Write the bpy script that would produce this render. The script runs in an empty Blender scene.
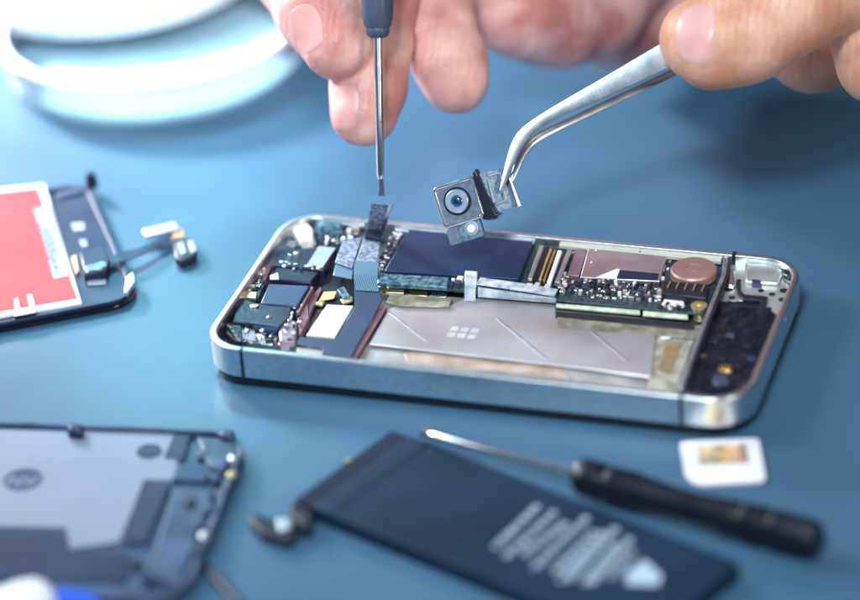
import bpy, bmesh, math, random
import numpy as np
from mathutils import Vector, Matrix
random.seed(7); rng = np.random.default_rng(7)
S = 0.001                                            # everything below is in millimetres, built at true size
scene = bpy.context.scene; C = scene.collection

# ------------------------------------------------------------------ camera
F_PX, DIST = 3327.348, 712.393
EL, AZ, RO = [math.radians(a) for a in (30.109, 18.926, -4.063)]
V3 = lambda *a: np.array(a, float)
cam_c = V3(math.sin(AZ)*math.cos(EL)*DIST, -math.cos(AZ)*math.cos(EL)*DIST, math.sin(EL)*DIST)
FW = -cam_c/np.linalg.norm(cam_c)
r0 = np.cross(FW, [0, 0, 1]); r0 /= np.linalg.norm(r0); u0 = np.cross(r0, FW)
RT = r0*math.cos(RO)+u0*math.sin(RO); UP = -r0*math.sin(RO)+u0*math.cos(RO)
cam_c = cam_c+V3(-20.786, 12.272, 0)
def at(x, y, z=0.0):                                 # point of the photo on the level z mm above the table
    v = FW*F_PX+RT*(x-430)+UP*(300-y)
    return cam_c+v*((z-cam_c[2])/v[2])
def dp(x, y, D):                                     # point of the photo at a given distance D mm
    return cam_c+(FW+RT*(x-430)/F_PX+UP*(300-y)/F_PX)*D
cd = bpy.data.cameras.new('camera'); cam = bpy.data.objects.new('camera', cd); C.objects.link(cam); scene.camera = cam
M = Matrix([[RT[0], UP[0], -FW[0]], [RT[1], UP[1], -FW[1]], [RT[2], UP[2], -FW[2]]]).to_4x4()
M.translation = Vector(cam_c*S); cam.matrix_world = M
cd.sensor_width = 36; cd.lens = F_PX/860*36; cd.clip_start = 0.01; cd.clip_end = 20
cd.dof.use_dof = True; cd.dof.focus_distance = 0.703; cd.dof.aperture_fstop = 6.0

# ------------------------------------------------------------------ materials
def mat(name, col, rough=0.5, metal=0.0, var=0.0, vscale=200, bump=0.0, bscale=800, spec=0.5, coat=0.0, sss=0.0,
        trans=0.0, alpha=1.0, col2=None, wave=None, ior=1.45):
    m = bpy.data.materials.new(name); m.use_nodes = True
    nt = m.node_tree; N = nt.nodes; Lk = nt.links
    b = N['Principled BSDF']
    b.inputs['Base Color'].default_value = (*col, 1); b.inputs['Roughness'].default_value = rough
    b.inputs['Metallic'].default_value = metal; b.inputs['Specular IOR Level'].default_value = spec
    b.inputs['Coat Weight'].default_value = coat; b.inputs['Coat Roughness'].default_value = 0.1
    b.inputs['Transmission Weight'].default_value = trans; b.inputs['Alpha'].default_value = alpha
    b.inputs['IOR'].default_value = ior
    if sss:
        b.inputs['Subsurface Weight'].default_value = sss
        b.inputs['Subsurface Radius'].default_value = (1, .35, .2); b.inputs['Subsurface Scale'].default_value = 0.0025
    tc = N.new('ShaderNodeTexCoord')
    if var or col2:
        n = N.new('ShaderNodeTexNoise'); n.inputs['Scale'].default_value = vscale; n.inputs['Detail'].default_value = 5
        Lk.new(tc.outputs['Object'], n.inputs['Vector'])
        r = N.new('ShaderNodeValToRGB'); c2 = col2 or tuple(min(1, c*(1+var)) for c in col)
        c1 = col if col2 else tuple(c*(1-var) for c in col)
        r.color_ramp.elements[0].color = (*c1, 1); r.color_ramp.elements[1].color = (*c2, 1)
        r.color_ramp.elements[0].position = .38; r.color_ramp.elements[1].position = .62
        Lk.new(n.outputs['Fac'], r.inputs['Fac']); Lk.new(r.outputs['Color'], b.inputs['Base Color'])
        mr = N.new('ShaderNodeMapRange'); mr.inputs['To Min'].default_value = max(.03, rough*.8); mr.inputs['To Max'].default_value = min(1, rough*1.25)
        Lk.new(n.outputs['Fac'], mr.inputs['Value']); Lk.new(mr.outputs['Result'], b.inputs['Roughness'])
    if bump:
        n2 = N.new('ShaderNodeTexNoise'); n2.inputs['Scale'].default_value = bscale; n2.inputs['Detail'].default_value = 3
        Lk.new(tc.outputs['Object'], n2.inputs['Vector'])
        bp = N.new('ShaderNodeBump'); bp.inputs['Strength'].default_value = bump; bp.inputs['Distance'].default_value = 0.0002
        Lk.new(n2.outputs['Fac'], bp.inputs['Height']); Lk.new(bp.outputs['Normal'], b.inputs['Normal'])
    if wave:                                          # printed traces: (direction, scale, colour)
        w = N.new('ShaderNodeTexWave'); w.bands_direction = wave[0]; w.inputs['Scale'].default_value = wave[1]
        w.inputs['Distortion'].default_value = wave[3] if len(wave) > 3 else 0
        Lk.new(tc.outputs['Object'], w.inputs['Vector'])
        mx = N.new('ShaderNodeMix'); mx.data_type = 'RGBA'; rr = N.new('ShaderNodeValToRGB')
        rr.color_ramp.elements[0].position = .45; rr.color_ramp.elements[1].position = .6
        Lk.new(w.outputs['Fac'], rr.inputs['Fac']); Lk.new(rr.outputs['Color'], mx.inputs[0])
        src = b.inputs['Base Color'].links[0].from_socket if b.inputs['Base Color'].links else None
        if src: Lk.new(src, mx.inputs[6])
        else: mx.inputs[6].default_value = (*col, 1)
        mx.inputs[7].default_value = (*wave[2], 1)
        Lk.new(mx.outputs[2], b.inputs['Base Color'])
    return m
K = {}
K['tweezer'] = mat('satin_tweezer_steel', (.46, .52, .59), .25, 1, .03, 260, .04, 1800)
K['steel'] = mat('brushed_steel', (.72, .77, .80), .3, 1, .06, 900, .12, 2500)
K['steel_dull'] = mat('stamped_steel', (.62, .66, .72), .42, 1, .12, 300, .25, 900)
K['bright'] = mat('polished_steel', (.86, .88, .9), .18, 1, .04, 500)
K['shield'] = mat('shield_can', (.66, .64, .68), .4, 1, .05, 300, .2, 700)
K['plate'] = mat('matt_plate', (.50, .48, .49), .36, .7, 0, 38, .25, 300, col2=(.66, .65, .68))
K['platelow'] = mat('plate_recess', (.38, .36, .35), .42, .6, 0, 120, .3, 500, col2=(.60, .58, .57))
K['cream'] = mat('cream_plate', (.60, .58, .50), .45, .2, .04, 200)
K['creamfoam'] = mat('cream_foam', (.80, .76, .66), .8, 0, .08, 300, .5, 900)
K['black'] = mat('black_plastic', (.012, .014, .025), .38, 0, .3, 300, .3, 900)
K['darkblue'] = mat('dark_moulding', (.010, .013, .035), .33, 0, .35, 250, .3, 900)
K['bluesat'] = mat('satin_blue_label', (.028, .05, .11), .42, .2, .15, 200, .1, 600)
K['flex'] = mat('dark_flex', (.018, .028, .075), .36, 0, .2, 300, .15, 500, wave=('X', 900, (.035, .06, .12)))
K['flexblue'] = mat('traced_flex', (.03, .08, .14), .3, .2, .1, 300, .1, 500, wave=('X', 800, (.20, .36, .46)))
K['flexspeck'] = mat('speckled_flex', (.07, .10, .17), .38, .4, 0, 1700, .5, 2500, col2=(.40, .48, .60))
K['teal'] = mat('teal_flex', (.02, .06, .10), .3, .3, 0, 900, .5, 1300, col2=(.14, .26, .34))
K['bigcan'] = mat('dark_blue_shield', (.008, .026, .075), .36, .1, .12, 60, .04, 400, spec=.35)
K['copper'] = mat('rose_copper', (.42, .25, .23), .42, .5, .05, 300, .08, 900)
K['gold'] = mat('gold_contact', (.86, .60, .22), .3, 1, .08, 600)
K['goldpale'] = mat('pale_gold', (.82, .72, .40), .32, .9, .1, 600)
K['orange'] = mat('amber_tape', (.80, .42, .22), .45, 0, .08, 400)
K['pink'] = mat('rose_edge', (.20, .09, .12), .4, .2, .15, 500)
K['bronze'] = mat('bronze_strip', (.30, .22, .26), .35, .6, .1, 500)
K['pcb'] = mat('dark_board', (.006, .018, .028), .35, 0, 0, 1800, .5, 1600, col2=(.05, .09, .11))
K['pcbedge'] = mat('board_edge', (.50, .60, .46), .4, .1, 0, 900, .3, 900, col2=(.76, .80, .68))
K['white'] = mat('white_plastic', (.80, .81, .84), .35, 0, .03, 200)
K['whitetape'] = mat('milky_tape', (.40, .48, .58), .2, 0, 0, 420, .5, 500, alpha=.42, col2=(.80, .86, .92))
K['greentape'] = mat('clear_greenish_tape', (.22, .22, .15), .2, .2, 0, 300, .3, 300, alpha=.6, col2=(.46, .46, .38))
K['brownstrip'] = mat('worn_adhesive', (.30, .27, .21), .5, .3, 0, 350, .6, 700, col2=(.52, .48, .39))
K['brownpatch'] = mat('brown_residue', (.40, .30, .23), .45, .4, 0, 190, .4, 600, col2=(.56, .46, .40))
K['bracket'] = mat('corner_bracket', (.66, .68, .64), .36, .8, 0, 260, .5, 500, col2=(.84, .86, .84))
K['lump'] = mat('black_foil', (.004, .008, .018), .3, 0, .4, 400, 1.0, 500)
K['chipgrey'] = mat('chip_body', (.045, .055, .10), .35, 0, .2, 500)
K['captan'] = mat('ceramic_tan', (.52, .42, .36), .45, 0, .15, 900)
K['glass'] = mat('black_glass', (.006, .008, .014), .06, 0, spec=.6)
K['scrdark'] = mat('display_back', (.018, .026, .065), .35, .3, .15, 120, .2, 500)
K['red'] = mat('red_film', (.78, .014, .026), .42, 0, .04, 40, .06, 200)
K['label'] = mat('grey_sticker', (.27, .32, .42), .5, 0, .05, 300)
K['ink'] = mat('label_ink', (.05, .07, .12), .5)
K['silverpanel'] = mat('silver_shield_sheet', (.20, .235, .31), .5, .3, .05, 40, .05, 300)
K['navy'] = mat('navy_sheet', (.007, .018, .055), .45, 0, .15, 80, .06, 300)
K['panel'] = mat('panel_plastic', (.04, .07, .13), .4, .1, .4, 90, .4, 250)
K['foil'] = mat('battery_wrap', (.004, .018, .042), .45, 0, .2, 60, .25, 90, spec=.3)
K['foilcap'] = mat('battery_header', (.005, .010, .030), .42, 0, .2, 100, .3, 150, spec=.3)
K['print'] = mat('white_print', (.34, .44, .53), .5)
K['handle'] = mat('black_grip', (.004, .007, .014), .34, 0, .2, 200, .08, 500, spec=.35)
K['gripgrey'] = mat('slate_grip', (.055, .075, .12), .38, 0, .1, 200, .1, 700)
K['simwhite'] = mat('card_white', (.70, .69, .75), .4, 0, .02, 100)
K['modface'] = mat('module_face', (.13, .17, .24), .34, .4, 0, 900, .12, 2600, col2=(.19, .24, .33))
K['modring'] = mat('lens_ring', (.34, .42, .54), .35, .6, .05, 600)
K['modribbon'] = mat('module_ribbon', (.09, .15, .23), .34, .4, 0, 1500, .15, 2200, col2=(.20, .29, .40))
K['lens'] = mat('lens_glass', (.01, .05, .17), .05, 0, spec=1, coat=1)
K['lensblack'] = mat('lens_barrel', (.008, .012, .03), .25)
K['dish'] = mat('frosted_dish', (.72, .82, .88), .12, 0, .02, 30, trans=.85, ior=1.3)
K['dishrim'] = mat('white_rim', (.90, .93, .96), .22, 0, .02, 30)
K['dishfloor'] = mat('pale_aqua_liner', (.34, .58, .68), .25, 0, .08, 25)
K['bluepl'] = mat('bright_blue_plastic', (.01, .10, .80), .3)
K['whiteled'] = mat('white_diffuser', (.95, .95, .95), .2)
# table: even satin blue sheet
mt = mat('blue_worktop', (.043, .112, .190), .38, 0, .12, 14, .12, 2200, spec=.5)
K['table'] = mt
# skin
def skin(name, c1, c2):
    m = mat(name, c1, .42, 0, 0, 90, 0, col2=c2, sss=.35, spec=.4)
    nt = m.node_tree; N = nt.nodes; Lk = nt.links; b = N['Principled BSDF']
    tc = N.new('ShaderNodeTexCoord'); v = N.new('ShaderNodeTexVoronoi'); v.inputs['Scale'].default_value = 1500
    n = N.new('ShaderNodeTexNoise'); n.inputs['Scale'].default_value = 420; n.inputs['Detail'].default_value = 6
    Lk.new(tc.outputs['Object'], v.inputs['Vector']); Lk.new(tc.outputs['Object'], n.inputs['Vector'])
    w = N.new('ShaderNodeTexWave'); w.inputs['Scale'].default_value = 170; w.inputs['Distortion'].default_value = 5; w.inputs['Detail'].default_value = 3
    w.inputs['Detail Scale'].default_value = 1.5; Lk.new(tc.outputs['Object'], w.inputs['Vector'])
    a = N.new('ShaderNodeMath'); a.operation = 'MULTIPLY_ADD'; a.inputs[1].default_value = .5
    Lk.new(v.outputs['Distance'], a.inputs[0]); Lk.new(n.outputs['Fac'], a.inputs[2])
    a2 = N.new('ShaderNodeMath'); a2.operation = 'MULTIPLY_ADD'; a2.inputs[1].default_value = .5
    Lk.new(w.outputs['Fac'], a2.inputs[0]); Lk.new(a.outputs[0], a2.inputs[2])
    bp = N.new('ShaderNodeBump'); bp.inputs['Strength'].default_value = .5; bp.inputs['Distance'].default_value = .0003
    Lk.new(a2.outputs[0], bp.inputs['Height']); Lk.new(bp.outputs['Normal'], b.inputs['Normal'])
    return m
K['skin'] = skin('pink_skin', (.60, .24, .22), (.86, .51, .46))
K['skin2'] = skin('warm_skin', (.58, .28, .18), (.76, .44, .34))
K['nail'] = mat('fingernail', (.72, .37, .34), .36, 0, .06, 150, sss=.25)
K['nail2'] = mat('fingernail_warm', (.68, .38, .36), .3, 0, .08, 150, sss=.25)

# ------------------------------------------------------------------ builders
class MB:
    def __init__(s): s.v = []; s.f = []
    def add(s, vs, fs):
        o = len(s.v); s.v += [V3(*p) for p in vs]; s.f += [tuple(i+o for i in f) for f in fs]; return s
    def prism(s, pts, z0, z1):                        # outline (x,y) between two levels
        n = len(pts)
        a = sum(pts[i][0]*pts[(i+1) % n][1]-pts[(i+1) % n][0]*pts[i][1] for i in range(n))
        if a < 0: pts = list(pts)[::-1]
        vs = [(p[0], p[1], z0) for p in pts]+[(p[0], p[1], z1) for p in pts]
        fs = [tuple(range(n))[::-1], tuple(range(n, 2*n))]+[(i, (i+1) % n, n+(i+1) % n, n+i) for i in range(n)]
        return s.add(vs, fs)
    def slab(s, pts, off):                            # 3D outline swept by a vector
        n = len(pts); off = np.array(off)
        vs = [V3(*p) for p in pts]+[V3(*p)+off for p in pts]
        return s.add(vs, [tuple(range(n)), tuple(range(n, 2*n))[::-1]]+[(i, n+i, n+(i+1) % n, (i+1) % n) for i in range(n)])
    def ring(s, outer, inner, z0, z1):
        n = len(outer)
        vs = [(p[0], p[1], z) for z in (z0, z1) for P in (outer, inner) for p in P]
        fs = []
        for i in range(n):
            j = (i+1) % n
            fs += [(i, j, 2*n+j, 2*n+i), (n+j, n+i, 3*n+i, 3*n+j), (2*n+i, 2*n+j, 3*n+j, 3*n+i), (j, i, n+i, n+j)]
        return s.add(vs, fs)
    def box(s, c, size, X=(1, 0, 0), Y=(0, 1, 0)):
        X = np.array(X, float); Y = np.array(Y, float); Z = np.cross(X, Y); c = np.array(c, float); h = np.array(size)/2
        vs = [c+X*a*h[0]+Y*b*h[1]+Z*d*h[2] for d in (-1, 1) for a, b in ((-1, -1), (1, -1), (1, 1), (-1, 1))]
        return s.add(vs, [(3, 2, 1, 0), (4, 5, 6, 7), (0, 1, 5, 4), (1, 2, 6, 5), (2, 3, 7, 6), (3, 0, 4, 7)])
    def lathe(s, p0, axis, prof, n=40, cap=True, flat=None):        # prof = [(distance along axis, radius)]
        p0 = np.array(p0, float); ax = np.array(axis, float); ax /= np.linalg.norm(ax)
        t = np.cross(ax, [0, 0, 1]) if abs(ax[2]) < .9 else np.cross(ax, [1, 0, 0]); t /= np.linalg.norm(t); w = np.cross(ax, t)
        vs = [p0+ax*d+(t*math.cos(2*math.pi*k/n)+w*math.sin(2*math.pi*k/n))*r for d, r in prof for k in range(n)]
        fs = []; m = len(prof)
        for i in range(m-1):
            for k in range(n):
                fs.append((i*n+k, i*n+(k+1) % n, (i+1)*n+(k+1) % n, (i+1)*n+k))
        if cap: fs += [tuple(range(n))[::-1], tuple((m-1)*n+k for k in range(n))]
        return s.add(vs, fs)
    def tube(s, pts, r, n=12):
        P = [V3(*p) for p in pts]; rs = r if isinstance(r, (list, tuple)) else [r]*len(P); vs = []; fs = []
        nrm = None
        for i, p in enumerate(P):
            d = P[min(i+1, len(P)-1)]-P[max(i-1, 0)]; d /= np.linalg.norm(d)
            if nrm is None: nrm = np.cross(d, [0, 0, 1] if abs(d[2]) < .9 else [1, 0, 0])
            nrm = nrm-d*(nrm@d); nrm /= np.linalg.norm(nrm); b = np.cross(d, nrm)
            vs += [p+(nrm*math.cos(2*math.pi*k/n)+b*math.sin(2*math.pi*k/n))*rs[i] for k in range(n)]
        for i in range(len(P)-1):
            fs += [(i*n+k, i*n+(k+1) % n, (i+1)*n+(k+1) % n, (i+1)*n+k) for k in range(n)]
        fs += [tuple(range(n))[::-1], tuple((len(P)-1)*n+k for k in range(n))]
        return s.add(vs, fs)
    def band(s, pts, width, th, n_hint=(0, 0, 1)):    # flat ribbon following a path; width vector per point
        vs = []; fs = []
        for i, p in enumerate(pts):
            p = V3(*p); w = V3(*(width[i] if isinstance(width, list) else width))
            d = V3(*pts[min(i+1, len(pts)-1)])-V3(*pts[max(i-1, 0)]); nn = np.cross(w, d); nn /= np.linalg.norm(nn)
            vs += [p-w/2+nn*th/2, p+w/2+nn*th/2, p+w/2-nn*th/2, p-w/2-nn*th/2]
        for i in range(len(pts)-1):
            a = 4*i
            fs += [(a+k, a+(k+1) % 4, a+4+(k+1) % 4, a+4+k) for k in range(4)]
        fs += [(3, 2, 1, 0), tuple(4*(len(pts)-1)+k for k in range(4))]
        return s.add(vs, fs)
origin = {}
def build(name, mb, m, parent=None, bevel=0.0, smooth=True, seg=2, **props):
    P = np.array(mb.v); c = (P.min(0)+P.max(0))/2; c[2] = P[:, 2].min()
    me = bpy.data.meshes.new(name); me.from_pydata([tuple((p-c)*S) for p in P], [], mb.f); me.update()
    bm = bmesh.new(); bm.from_mesh(me); bmesh.ops.recalc_face_normals(bm, faces=bm.faces); bm.to_mesh(me); bm.free()
    o = bpy.data.objects.new(name, me); C.objects.link(o)
    me.materials.append(K[m] if isinstance(m, str) else m)
    base = origin.get(parent.name, V3(0, 0, 0)) if parent else V3(0, 0, 0)
    if parent: o.parent = parent
    o.location = Vector((c-base)*S); origin[o.name] = c
    if smooth:
        me.shade_smooth()
        bm = bmesh.new(); bm.from_mesh(me)
        for e in bm.edges:
            if len(e.link_faces) == 2 and e.calc_face_angle(0) > math.radians(32): e.smooth = False
        bm.to_mesh(me); bm.free()
    if bevel:
        b = o.modifiers.new('bevel', 'BEVEL'); b.width = bevel*S; b.segments = seg; b.limit_method = 'ANGLE'; b.angle_limit = math.radians(40)
        b.harden_normals = False
    for k, v in props.items(): o[k] = v
    return o
def thing(name, label, cat, loc, group=None):
    o = bpy.data.objects.new(name, None); o.empty_display_size = .005; C.objects.link(o); o.location = Vector(V3(*loc)*S)
    origin[o.name] = V3(*loc); o['label'] = label; o['category'] = cat
    if group: o['group'] = group
    return o
def Q(z, *pts): return [tuple(at(x, y, z)[:2]) for x, y in pts]
def rrect(L, W, r, k=10, cx=0, cy=0):
    out = []
    for sx, sy, a0 in ((1, 1, 0), (-1, 1, 90), (-1, -1, 180), (1, -1, 270)):
        for i in range(k+1):
            a = math.radians(a0+90*i/k); out.append((cx+sx*(L/2-r)+r*math.cos(a), cy+sy*(W/2-r)+r*math.sin(a)))
    return out
def frame2(o, ux, uy):                                # local plan coordinates -> table
    return lambda P: [(o[0]+ux[0]*a+uy[0]*b, o[1]+ux[1]*a+uy[1]*b) for a, b in P]
def inset(poly, d):                                   # shrink a roughly convex outline toward its centre
    c = np.mean(poly, 0); out = []
    for p in poly:
        v = np.array(p)-c; out.append(tuple(c+v*max(0, 1-d/np.linalg.norm(v))))
    return out

# ------------------------------------------------------------------ tabletop
tb = MB(); tb.add([(-1500, -1200, 0), (1500, -1200, 0), (1500, 1600, 0), (-1500, 1600, 0), (-1500, -1200, -20), (1500, -1200, -20), (1500, 1600, -20), (-1500, 1600, -20)],
                  [(0, 1, 2, 3), (7, 6, 5, 4), (0, 4, 5, 1), (1, 5, 6, 2), (2, 6, 7, 3), (3, 7, 4, 0)])
t = build('tabletop', tb, 'table', smooth=False, kind='structure')

# ------------------------------------------------------------------ the opened phone
ph = thing('smartphone', 'opened silver smartphone lying face down with circuit boards and battery bay exposed', 'phone', (0, 0, 0))
L, W = 115.2, 58.6
out = rrect(L, W, 9); 
band = build('steel_band', MB().ring(out, rrect(L-3.0, W-3.0, 7.5), 2.2, 9.0), 'steel', ph, bevel=.45, seg=3)
g = MB(); g.prism(rrect(L-1.0, W-1.0, 8.5), .15, 2.15)
build('front_glass', g, 'glass', ph, bevel=.5, seg=3)
build('chassis', MB().prism(rrect(L-3.4, W-3.4, 7.3), 2.3, 4.0), 'steel_dull', ph)
for px, py, sy in ((241, 349.6, -1), (682, 393.4, -1), (735, 252, 1)):
    x = at(px, py, 9)[0]; y = sy*(W/2-.75)
    build('antenna_gap', MB().box((x, y, 5.6), (.75, 1.58, 6.86)), 'black', ph)
# inner ledge lip along the far wall and the two long sides
def part(name, m, z0, z1, pts, parent=None, bevel=.12, **k):
    return build(name, MB().prism(Q(z1, *pts), z0, z1), m, parent or ph, bevel=bevel, **k)
for (a, b_) in (((318, 217), (365, 222)), ((398, 226), (535, 239)), ((560, 241), (722, 257))):
    part('side_ledge', 'cream' if a[0] > 500 else 'steel_dull', 7.2, 8.1, [a, b_, (b_[0]-1, b_[1]+4), (a[0]-1, a[1]+4)])
# --- lower bay: plate, recess, residue
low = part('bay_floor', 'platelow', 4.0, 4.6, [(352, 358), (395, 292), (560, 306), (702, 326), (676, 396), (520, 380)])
part('residue_patch', 'brownpatch', 4.6, 4.75, [(404, 353), (420, 349), (440, 351), (562, 366), (568, 377), (455, 366), (407, 361)], low)
plate = part('battery_tray', 'plate', 5.0, 5.5, [(388, 309), (398, 305), (450, 305), (466, 297), (556, 304), (556, 318), (657, 331), (651, 377), (585, 368), (369, 344)], bevel=.25)
for a, b_ in (((386, 309), (426, 341)), ((497, 318), (547, 359)), ((592, 331), (629, 362))):
    a3, b3 = at(*a, 5.52), at(*b_, 5.52); mbx = MB(); w = (0, .55, 0)
    mbx.band([a3, (a3+b3)/2, b3], (.75, .15, 0), .05); build('pull_seam', mbx, 'steel_dull', plate)
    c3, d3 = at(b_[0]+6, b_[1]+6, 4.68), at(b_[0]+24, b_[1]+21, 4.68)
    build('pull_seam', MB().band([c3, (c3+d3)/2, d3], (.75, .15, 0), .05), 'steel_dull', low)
mark = MB(); mc = at(462, 333, 5.50)                   # faint stamped rectangle mark
for i in range(3):
    for j in range(2): mark.box(mc+V3(i*2.2-2, j*2.4-1, 0), (1.7, 1.7, .04))
K['etch'] = mat('etched_plate', (.62, .60, .63), .45, .5, .05)
build('stamped_mark', mark, 'etch', plate)
part('adhesive_strip', 'brownstrip', 4.6, 5.2, [(657, 335), (698, 329), (675, 391), (648, 387)])
part('residue_patch', 'goldpale', 5.2, 5.3, [(665, 345), (682, 343), (670, 375), (658, 372)])
part('white_tab', 'white', 5.2, 5.5, [(660, 333), (668, 330), (672, 334), (670, 338), (661, 338)])
part('clear_tape', 'greentape', 6.0, 6.15, [(390, 294), (452, 297), (449, 307), (400, 306), (386, 302)])
part('clear_tape', 'greentape', 5.5, 5.65, [(557, 317), (700, 331), (697, 339), (557, 327)])
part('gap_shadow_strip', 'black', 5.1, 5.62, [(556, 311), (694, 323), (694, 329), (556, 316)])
# --- cream plate, amber tape, flex, rose edge on the left half
part('cream_plate', 'cream', 5.6, 6.2, [(327, 304), (354, 305.5), (335, 337.5), (306, 335)], bevel=.2)
part('amber_pad', 'orange', 5.6, 5.9, [(324, 291.5), (337, 291), (334, 298), (318, 301)])
part('well', 'black', 4.0, 5.0, [(323, 268), (354, 270), (354, 300), (345, 303), (312, 303), (300, 330), (298, 318), (312, 285)])
part('copper_strip', 'pink', 5.0, 6.0, [(312, 296), (320, 286), (322, 289), (304, 326), (300, 334), (299, 322)])
part('contact_spring', 'goldpale', 5.5, 6.0, [(340, 299), (352, 296), (353, 300), (343, 303)])
part('contact_spring', 'goldpale', 5.5, 6.0, [(316, 301), (325, 301.5), (322, 305), (315, 304)])
part('shield_tab', 'teal', 5.8, 6.5, [(337, 289), (344, 286), (350, 296), (343, 297)])
fl = part('flex_cable', 'flex', 6.2, 6.5, [(354, 289), (379, 291), (382, 301), (350, 357.5), (322, 354), (323, 348), (297, 344), (299, 337), (336, 339.5), (355, 306)], bevel=.05)
part('copper_strip', 'pink', 5.4, 6.0, [(382, 304), (387, 307), (357, 357), (351, 357)])
part('label_strip', 'cream', 5.2, 5.6, [(297, 347), (326, 350), (324, 354), (296, 351)])
# flex rising from the boards and bending over
def bandpts(l): return [at(x, y, z) for x, y, z in l]
bx = (5.0, .5, 0)
build('flex_cable', MB().band(bandpts([(367, 262, 8.3), (366, 270, 8.4), (365.5, 276, 8.3), (366, 283, 7.4), (367, 291, 6.6)]), (5.2, .4, 0), .18), 'flexblue', ph, bevel=0)
part('flex_cable', 'flexspeck', 8.0, 8.3, [(364, 236), (381, 238), (377, 268), (355, 265)])
part('flex_cable', 'flexspeck', 7.7, 8.0, [(343, 241), (362, 237), (352, 268), (335, 262)])
part('flex_cable', 'flexblue', 7.2, 7.5, [(336, 262), (354, 265), (352, 279), (333, 275)])
# raised silver connector bracket
br = MB(); 
P0 = [at(366.6, 229.5, 9.3), at(384.5, 231, 9.3), dp(392.5, 205, 712), dp(371, 203.5, 712)]
br.slab(P0, V3(0, .55, -.25)); brk = build('connector_bracket', br, 'flexspeck', ph, bevel=.08)
e1 = MB(); e1.slab([P0[0]+V3(0, -.15, 0), P0[1]+V3(0, -.15, 0), P0[1]+V3(.1, -.2, 1.1), P0[0]+V3(0, -.2, 1.1)], V3(0, .1, -.05)); build('bracket_edge', e1, 'bright', brk)
e2 = MB(); d_ = (P0[1]-P0[0])/np.linalg.norm(P0[1]-P0[0]); e2.slab([P0[1]-d_*.75+V3(0, -.2, .2), P0[1]+V3(0, -.2, .2), P0[2]+V3(0, -.2, 0), P0[2]-d_*.75+V3(0, -.2, 0)], V3(0, .1, -.05)); build('bracket_edge', e2, 'bright', brk)
part('flex_cable', 'darkblue', 8.2, 9.2, [(366.5, 229.5), (383, 231), (381, 239), (364, 236)])
# --- speaker and earpiece mouldings at the left end
a = part('speaker_box', 'darkblue', 4.5, 7.4, [(282, 249), (337, 246), (324, 270), (272, 265)], bevel=.35)
part('sticker', 'label', 7.4, 7.5, [(319, 246), (335.5, 248), (322, 268), (306, 266)], a, bevel=0)
for x, y in ((297, 253.5), (290, 256)): build('screw', MB().lathe(at(x, y, 7.4), (0, 0, 1), [(0, .8 if x > 295 else .5), (.35, .75 if x > 295 else .45), (.42, .3)], 20), 'bright', a)
part('speaker_box', 'darkblue', 4.5, 7.2, [(276, 267), (319, 271.5), (311, 282.5), (269, 279)], bevel=.35)
part('contact_spring', 'cream', 7.2, 7.5, [(270, 275), (278, 272), (279, 279), (270, 279)])
b_ = part('speaker_box', 'bluesat', 4.5, 7.7, [(269, 283.5), (310, 285.5), (297, 306.5), (260, 303)], bevel=.3)
c_ = part('speaker_box', 'darkblue', 4.5, 7.4, [(240, 297), (258, 303), (292, 307), (290, 317), (279, 328), (232, 321)], bevel=.35)
for x, y, r in ((254.5, 306.5, .95), (269, 318, .5)): build('screw', MB().lathe(at(x, y, 7.4), (0, 0, 1), [(0, r), (.35, r*.95), (.42, r*.4)], 20), 'bright', c_)
part('contact_spring', 'goldpale', 6.5, 7.4, [(243, 291), (257, 292), (256, 298), (241, 297)])
part('copper_strip', 'pink', 4.6, 7.2, [(311, 286), (314, 287), (299, 313), (296, 312)])
part('copper_strip', 'pink', 4.6, 6.6, [(297, 314), (308, 302), (309, 318), (300, 335)])
build('vibration_barrel', MB().lathe(at(255, 327, 6.2), at(281, 331, 6.2)-at(255, 327, 6.2), [(0, .9), (.15, 1.25), (5.4, 1.25), (5.55, .9)], 24), 'bluesat', ph)
for i in range(4):
    build('contact_spring', MB().band([at(227+i*3, 325+i*4.2, 7.2), at(231+i*3, 328+i*4.2, 7.6), at(236+i*3, 326+i*4.2, 7.2)], (.1, .7, 0), .15), 'bright', ph)
part('corner_block', 'black', 4.2, 6.8, [(226, 322), (241, 325), (243, 342), (236, 341), (226, 333)])
part('foam_pad', 'creamfoam', 5, 8.0, [(293, 218), (303, 217), (313, 228), (313, 240), (300, 238), (292, 229)], bevel=.6)
build('headphone_socket', MB().lathe(at(316, 231, 6), at(346, 234, 6)-at(316, 231, 6), [(0, 1.8), (.3, 2.3), (5.9, 2.3), (6.2, 1.8)], 32), 'teal', ph)
part('corner_block', 'teal', 4.2, 6.0, [(282, 236), (300, 238), (312, 243), (284, 250), (276, 247)])
part('contact_spring', 'bright', 6.0, 6.6, [(288, 239), (296, 241), (294, 246), (286, 245)])
part('corner_block', 'bronze', 4.2, 6.4, [(262, 262), (272, 265), (266, 279), (256, 278)])
part('contact_spring', 'bright', 6.4, 6.8, [(262, 268), (267, 269), (265, 274), (260, 273)])
part('corner_block', 'pcb', 4.2, 6.6, [(252, 280), (266, 282), (258, 298), (244, 294)])
part('foot_rail', 'bronze', 4.2, 6.3, [(241, 327), (255, 329), (256, 341), (242, 339)])
part('foot_rail', 'pcb', 4.2, 5.6, [(242, 334), (300, 340), (298, 347), (242, 343)])
part('contact_spring', 'bright', 5.6, 6.1, [(243, 337), (254, 338), (252, 342), (243, 341)])
part('contact_spring', 'bright', 5.6, 6.1, [(262, 339), (274, 340), (272, 344), (261, 343)])
part('corner_block', 'bronze', 4.2, 6.9, [(278, 326), (292, 318), (298, 322), (296, 341), (279, 341)], bevel=.5)
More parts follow.
